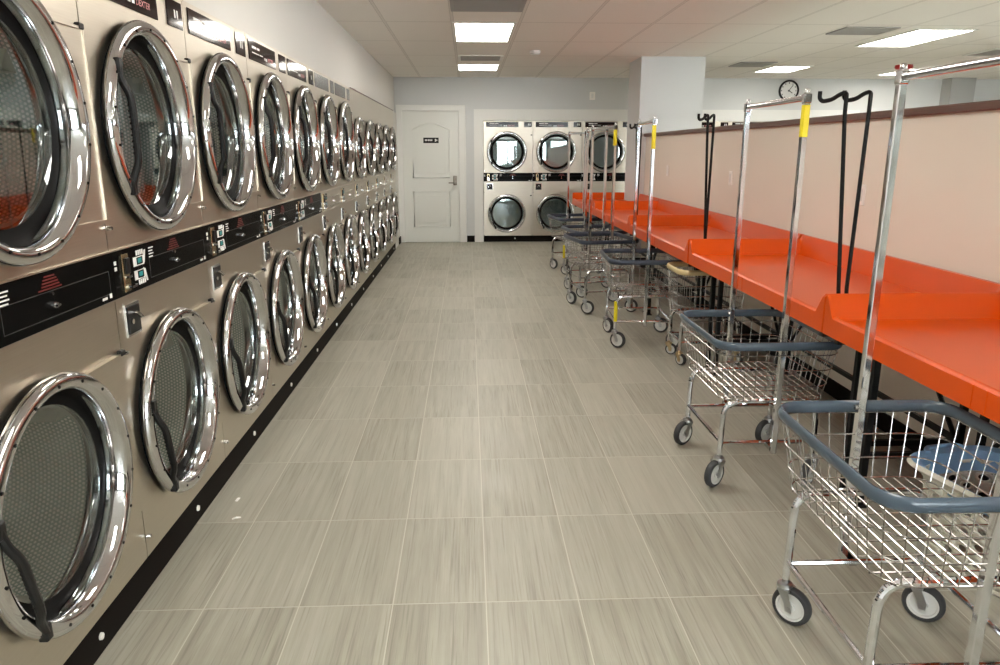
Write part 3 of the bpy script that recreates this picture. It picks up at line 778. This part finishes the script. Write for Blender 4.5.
cB = make_cart('chrome laundry cart with yellow tape atop its pole, second from the camera', yaws=(-52, -56, -45, -60)); cB.location = (1.335, 3.285, 0); tape(cB, 0, -.314, 1.53, 1.658)
dk = make_cart('chrome laundry cart with yellow tape on a front leg, third from the camera', rim='bumper_dark', yaws=(55, 30, 50, 65)); dk.location = (1.345, 5.69, 0); dk.rotation_euler = (0, 0, math.radians(-3))
cD = dup(dk, (1.245, 6.930, 0), math.radians(9), 'navy-rimmed chrome laundry cart just behind the one with a taped leg')
cD2 = dup(dk, (1.315, 7.705, 0), math.radians(8), 'navy-rimmed chrome laundry cart fifth from the camera, pressed against the one in front')
cE = dup(dk, (1.325, 9.16, 0), math.radians(10), 'chrome laundry cart farthest from the camera, turned askew near the dryers')
tape(dk, 0, -.314, 1.49, 1.658); tape(dk, -.215 + .002, -.245, .205, .36, rnd=True); tape(cD, 0, -.314, 1.52, 1.658); tape(cE, -.215 + .002, -.245, .205, .36, rnd=True)
cF = make_cart('low cart with beige rim and brassy casters between the second and third carts', hx=.26, hy=.215, bx=.223, by=.195, rim='bumper_beige', poles=False, wheel_r=.042, brass=True, yaws=(35, 60, 20, 50), zr=.69, zbm=.36)
cF.location = (1.69, 5.102, 0)

# ------------------------------------------------------------------ plastic laundry basket on the floor
def laundry_basket():
    t = thing('laundry_basket', 'cream and blue perforated plastic laundry basket on the floor behind the nearest cart', 'laundry basket', (1.915, 2.30, 0), math.radians(12))
    hx, hy, H = .20, .29, .36
    q = MB(M['cream_plastic']); seg = 14
    zs = [.0, .02, .05, .085, .12, .155, .19, .225, .26, .29, .31]
    def loop(z, off=0):
        k = .78 + .20 * (z / H); P = [Vector(p) for p in rrect(hx * k + off, hy * k + off, .11, 10, z)]; P.append(P[0])
        Ls = [0]
        for i in range(len(P) - 1): Ls.append(Ls[-1] + (P[i + 1] - P[i]).length)
        n = 72; out = []
        for kk in range(n):
            d = Ls[-1] * kk / n; i = 0
            while Ls[i + 1] < d: i += 1
            out.append(P[i].lerp(P[i + 1], (d - Ls[i]) / (Ls[i + 1] - Ls[i])))
        return out
    n = 72
    # wall as a net of square cells, each perforated cell gets a round hole
    for a in range(len(zs) - 1):
        l0, l1 = loop(zs[a]), loop(zs[a + 1]); solid = a in (0, 1, 9)
        for j in range(0, n, 3):
            c00, c01, c10, c11 = l0[j], l0[(j + 3) % n], l1[j], l1[(j + 3) % n]
            if solid or (a + j // 3) % 2: q.add([c00, c01, c11, c10], [(0, 1, 2, 3)]); continue
            m_ = 12; ins = []; outs = []
            for k in range(m_):
                th = 2 * PI * k / m_; cu, sv = math.cos(th), math.sin(th); s = 1 / max(abs(cu), abs(sv))
                def P(u, v): return c00.lerp(c01, u).lerp(c10.lerp(c11, u), v)
                ins.append(P(.5 + .30 * cu, .5 + .36 * sv)); outs.append(P(.5 + .5 * cu * s, .5 + .5 * sv * s))
            cs = [c01, c11, c10, c00]
            fs = []
            for k in range(m_): fs.append((k, m_ + k, m_ + (k + 1) % m_, (k + 1) % m_))
            o = q.add(ins + outs, fs)
            for k, c in ((1, c11), (4, c10), (7, c00), (10, c01)):
                q.add([outs[k], c, outs[k + 1]], [(0, 1, 2)])
    fl = loop(.004); q.add(fl, [tuple(range(n))])
    bd = q.build('perforated_body', t, fix=True)
    md = bd.modifiers.new('thickness', 'SOLIDIFY'); md.thickness = .004
    q = MB([M['blue_plastic'], M['cream_plastic']])
    R0_, R1_, R2_ = loop(.305, .004), loop(.340, .004), loop(.350, .026)
    R3_, R4_ = loop(.335, .036), loop(.27, -.012)
    vs = R4_ + R1_ + R2_ + R3_ + R0_; fs = []
    gaps = set(list(range(15, 22)) + list(range(51, 58)))    # hand holes in the end walls
    for b_ in range(4):
        for j in range(n):
            if b_ == 0 and 0: continue
            fs.append((b_ * n + j, b_ * n + (j + 1) % n, (b_ + 1) * n + (j + 1) % n, (b_ + 1) * n + j))
    q.add(vs, fs); q.mi[2 * n:] = [1] * (2 * n); q.build('blue_rim', t)
    for s in (-1, 1):
        q = MB(M['blue_plastic']); q.tube(arc_path([(-.09, s * .292, .345), (-.07, s * .325, .350), (.07, s * .325, .350), (.09, s * .292, .345)], .03, 4), .011, 8); q.build('handle', t)
    return t
laundry_basket()

# ------------------------------------------------------------------ small fittings
def wall_plate(name, label, cat, loc, rz, w=.075, h=.118, group=None):
    t = thing(name, label, cat, loc, rz, group)
    q = MB(M['plate']); q.box(-w / 2, w / 2, -.008, 0, -h / 2, h / 2, bev=.003); q.build('cover_plate', t)
    q = MB(M['white_paint']); q.box(-.018, .018, -.011, -.007, -.035, .035, bev=.002); q.build('toggle', t)
    return t
# local -Y faces the room; on the half wall it must face -X
OG = 'white outlet plates on the half wall'
wall_plate('outlet_plate', 'white outlet plate on the half wall right of the nearest black hook rack', 'outlet', (HX, 4.17, 1.235), -PI / 2, group=OG)
wall_plate('outlet_plate', 'white outlet plate on the half wall left of the taped chrome pole', 'outlet', (HX, 6.33, 1.25), -PI / 2, group=OG)
wall_plate('outlet_plate', 'white outlet plate on the half wall farthest away, near the column', 'outlet', (HX, 8.38, 1.26), -PI / 2, group=OG)
wall_plate('junction_box', 'small white box high on the far wall above the dryers', 'junction box', (2.00, YB + .003, 2.33), 0, w=.09, h=.12)
t = thing('wall_clock', 'round black-rimmed wall clock with white face on the far wall', 'clock', (5.19, YB, 2.418))
q = MB(M['black_plastic']); q.lathe([(.140, 0), (.165, 0), (.168, -.02), (.158, -.038), (.145, -.040), (.138, -.030), (.138, -.012)], (0, 0, 0), 'Y', 40); q.build('rim', t)
q = MB([M['white_paint'], M['black_plastic']]); q.lathe([(.140, -.004), (.140, -.012), (0, -.012)], (0, 0, 0), 'Y', 40)
for i in range(12):
    a = 2 * PI * i / 12; x, z = .118 * math.sin(a), .118 * math.cos(a); q.box(x - .006, x + .006, -.0135, -.0118, z - .010, z + .010, 1)
q.build('dial', t)
q = MB(M['black_plastic'])
def hand(ang, l, w_):
    a = math.radians(ang); q.tube([(-.02 * math.sin(a), -.018, -.02 * math.cos(a)), (l * math.sin(a), -.018, l * math.cos(a))], w_, 6)
hand(36, .105, .005); hand(122, .070, .006); q.lathe([(0, -.026), (.01, -.026), (.01, -.012)], (0, 0, 0), 'Y', 12); q.build('hands', t)
# scraps of paper on the floor
for i, (x, y, a, l) in enumerate(((-.975, 2.81, .4, 'white paper scrap on the floor nearest the dryers at the left'), (-1.02, 2.98, 1.4, 'tiny white lint scrap on the floor beside the black toe kick'))):
    q = MB(M['paper']); q.add([(-.018, -.005, .001), (.0, -.007, .004), (.018, -.003, .001), (.017, .006, .002), (0, .005, .006), (-.017, .006, .002), (-.018, -.005, 0), (.0, -.007, .003), (.018, -.003, 0), (.017, .006, .001), (0, .005, .005), (-.017, .006, .001)],
        [(0, 1, 4, 5), (1, 2, 3, 4), (11, 10, 7, 6), (10, 9, 8, 7), (0, 6, 7, 1), (1, 7, 8, 2), (2, 8, 9, 3), (3, 9, 10, 4), (4, 10, 11, 5), (5, 11, 6, 0)])
    o = q.build('paper_scrap', smooth=False); o.location = (x, y, 0); o.rotation_euler = (0, 0, a); tag(o, l, 'paper scrap')

# ------------------------------------------------------------------ daylight, camera, view
wd = bpy.data.worlds.new('daylight'); S.world = wd; wd.use_nodes = True
bg = next(n for n in wd.node_tree.nodes if n.type == 'BACKGROUND')
bg.inputs[0].default_value = (.90, .96, 1., 1); bg.inputs[1].default_value = 9.0
cam = bpy.data.cameras.new('camera'); co = bpy.data.objects.new('camera', cam); C.objects.link(co)
cam.sensor_width = 36; cam.lens = 733.36 * 36 / 1000; cam.clip_start = .05
co.location = (0, 0, 1.4814); co.rotation_euler = (PI / 2 - .2434, 0, -.0423)
S.camera = co
vs = S.view_settings; vs.view_transform = 'Standard'; vs.look = 'None'; vs.gamma = 1; vs.use_curve_mapping = False; vs.exposure = 1.18
S.cycles.use_denoising = True
S.cycles.max_bounces = 10; S.cycles.diffuse_bounces = 5; S.cycles.glossy_bounces = 5; S.cycles.transparent_max_bounces = 12
S.cycles.sample_clamp_indirect = 8
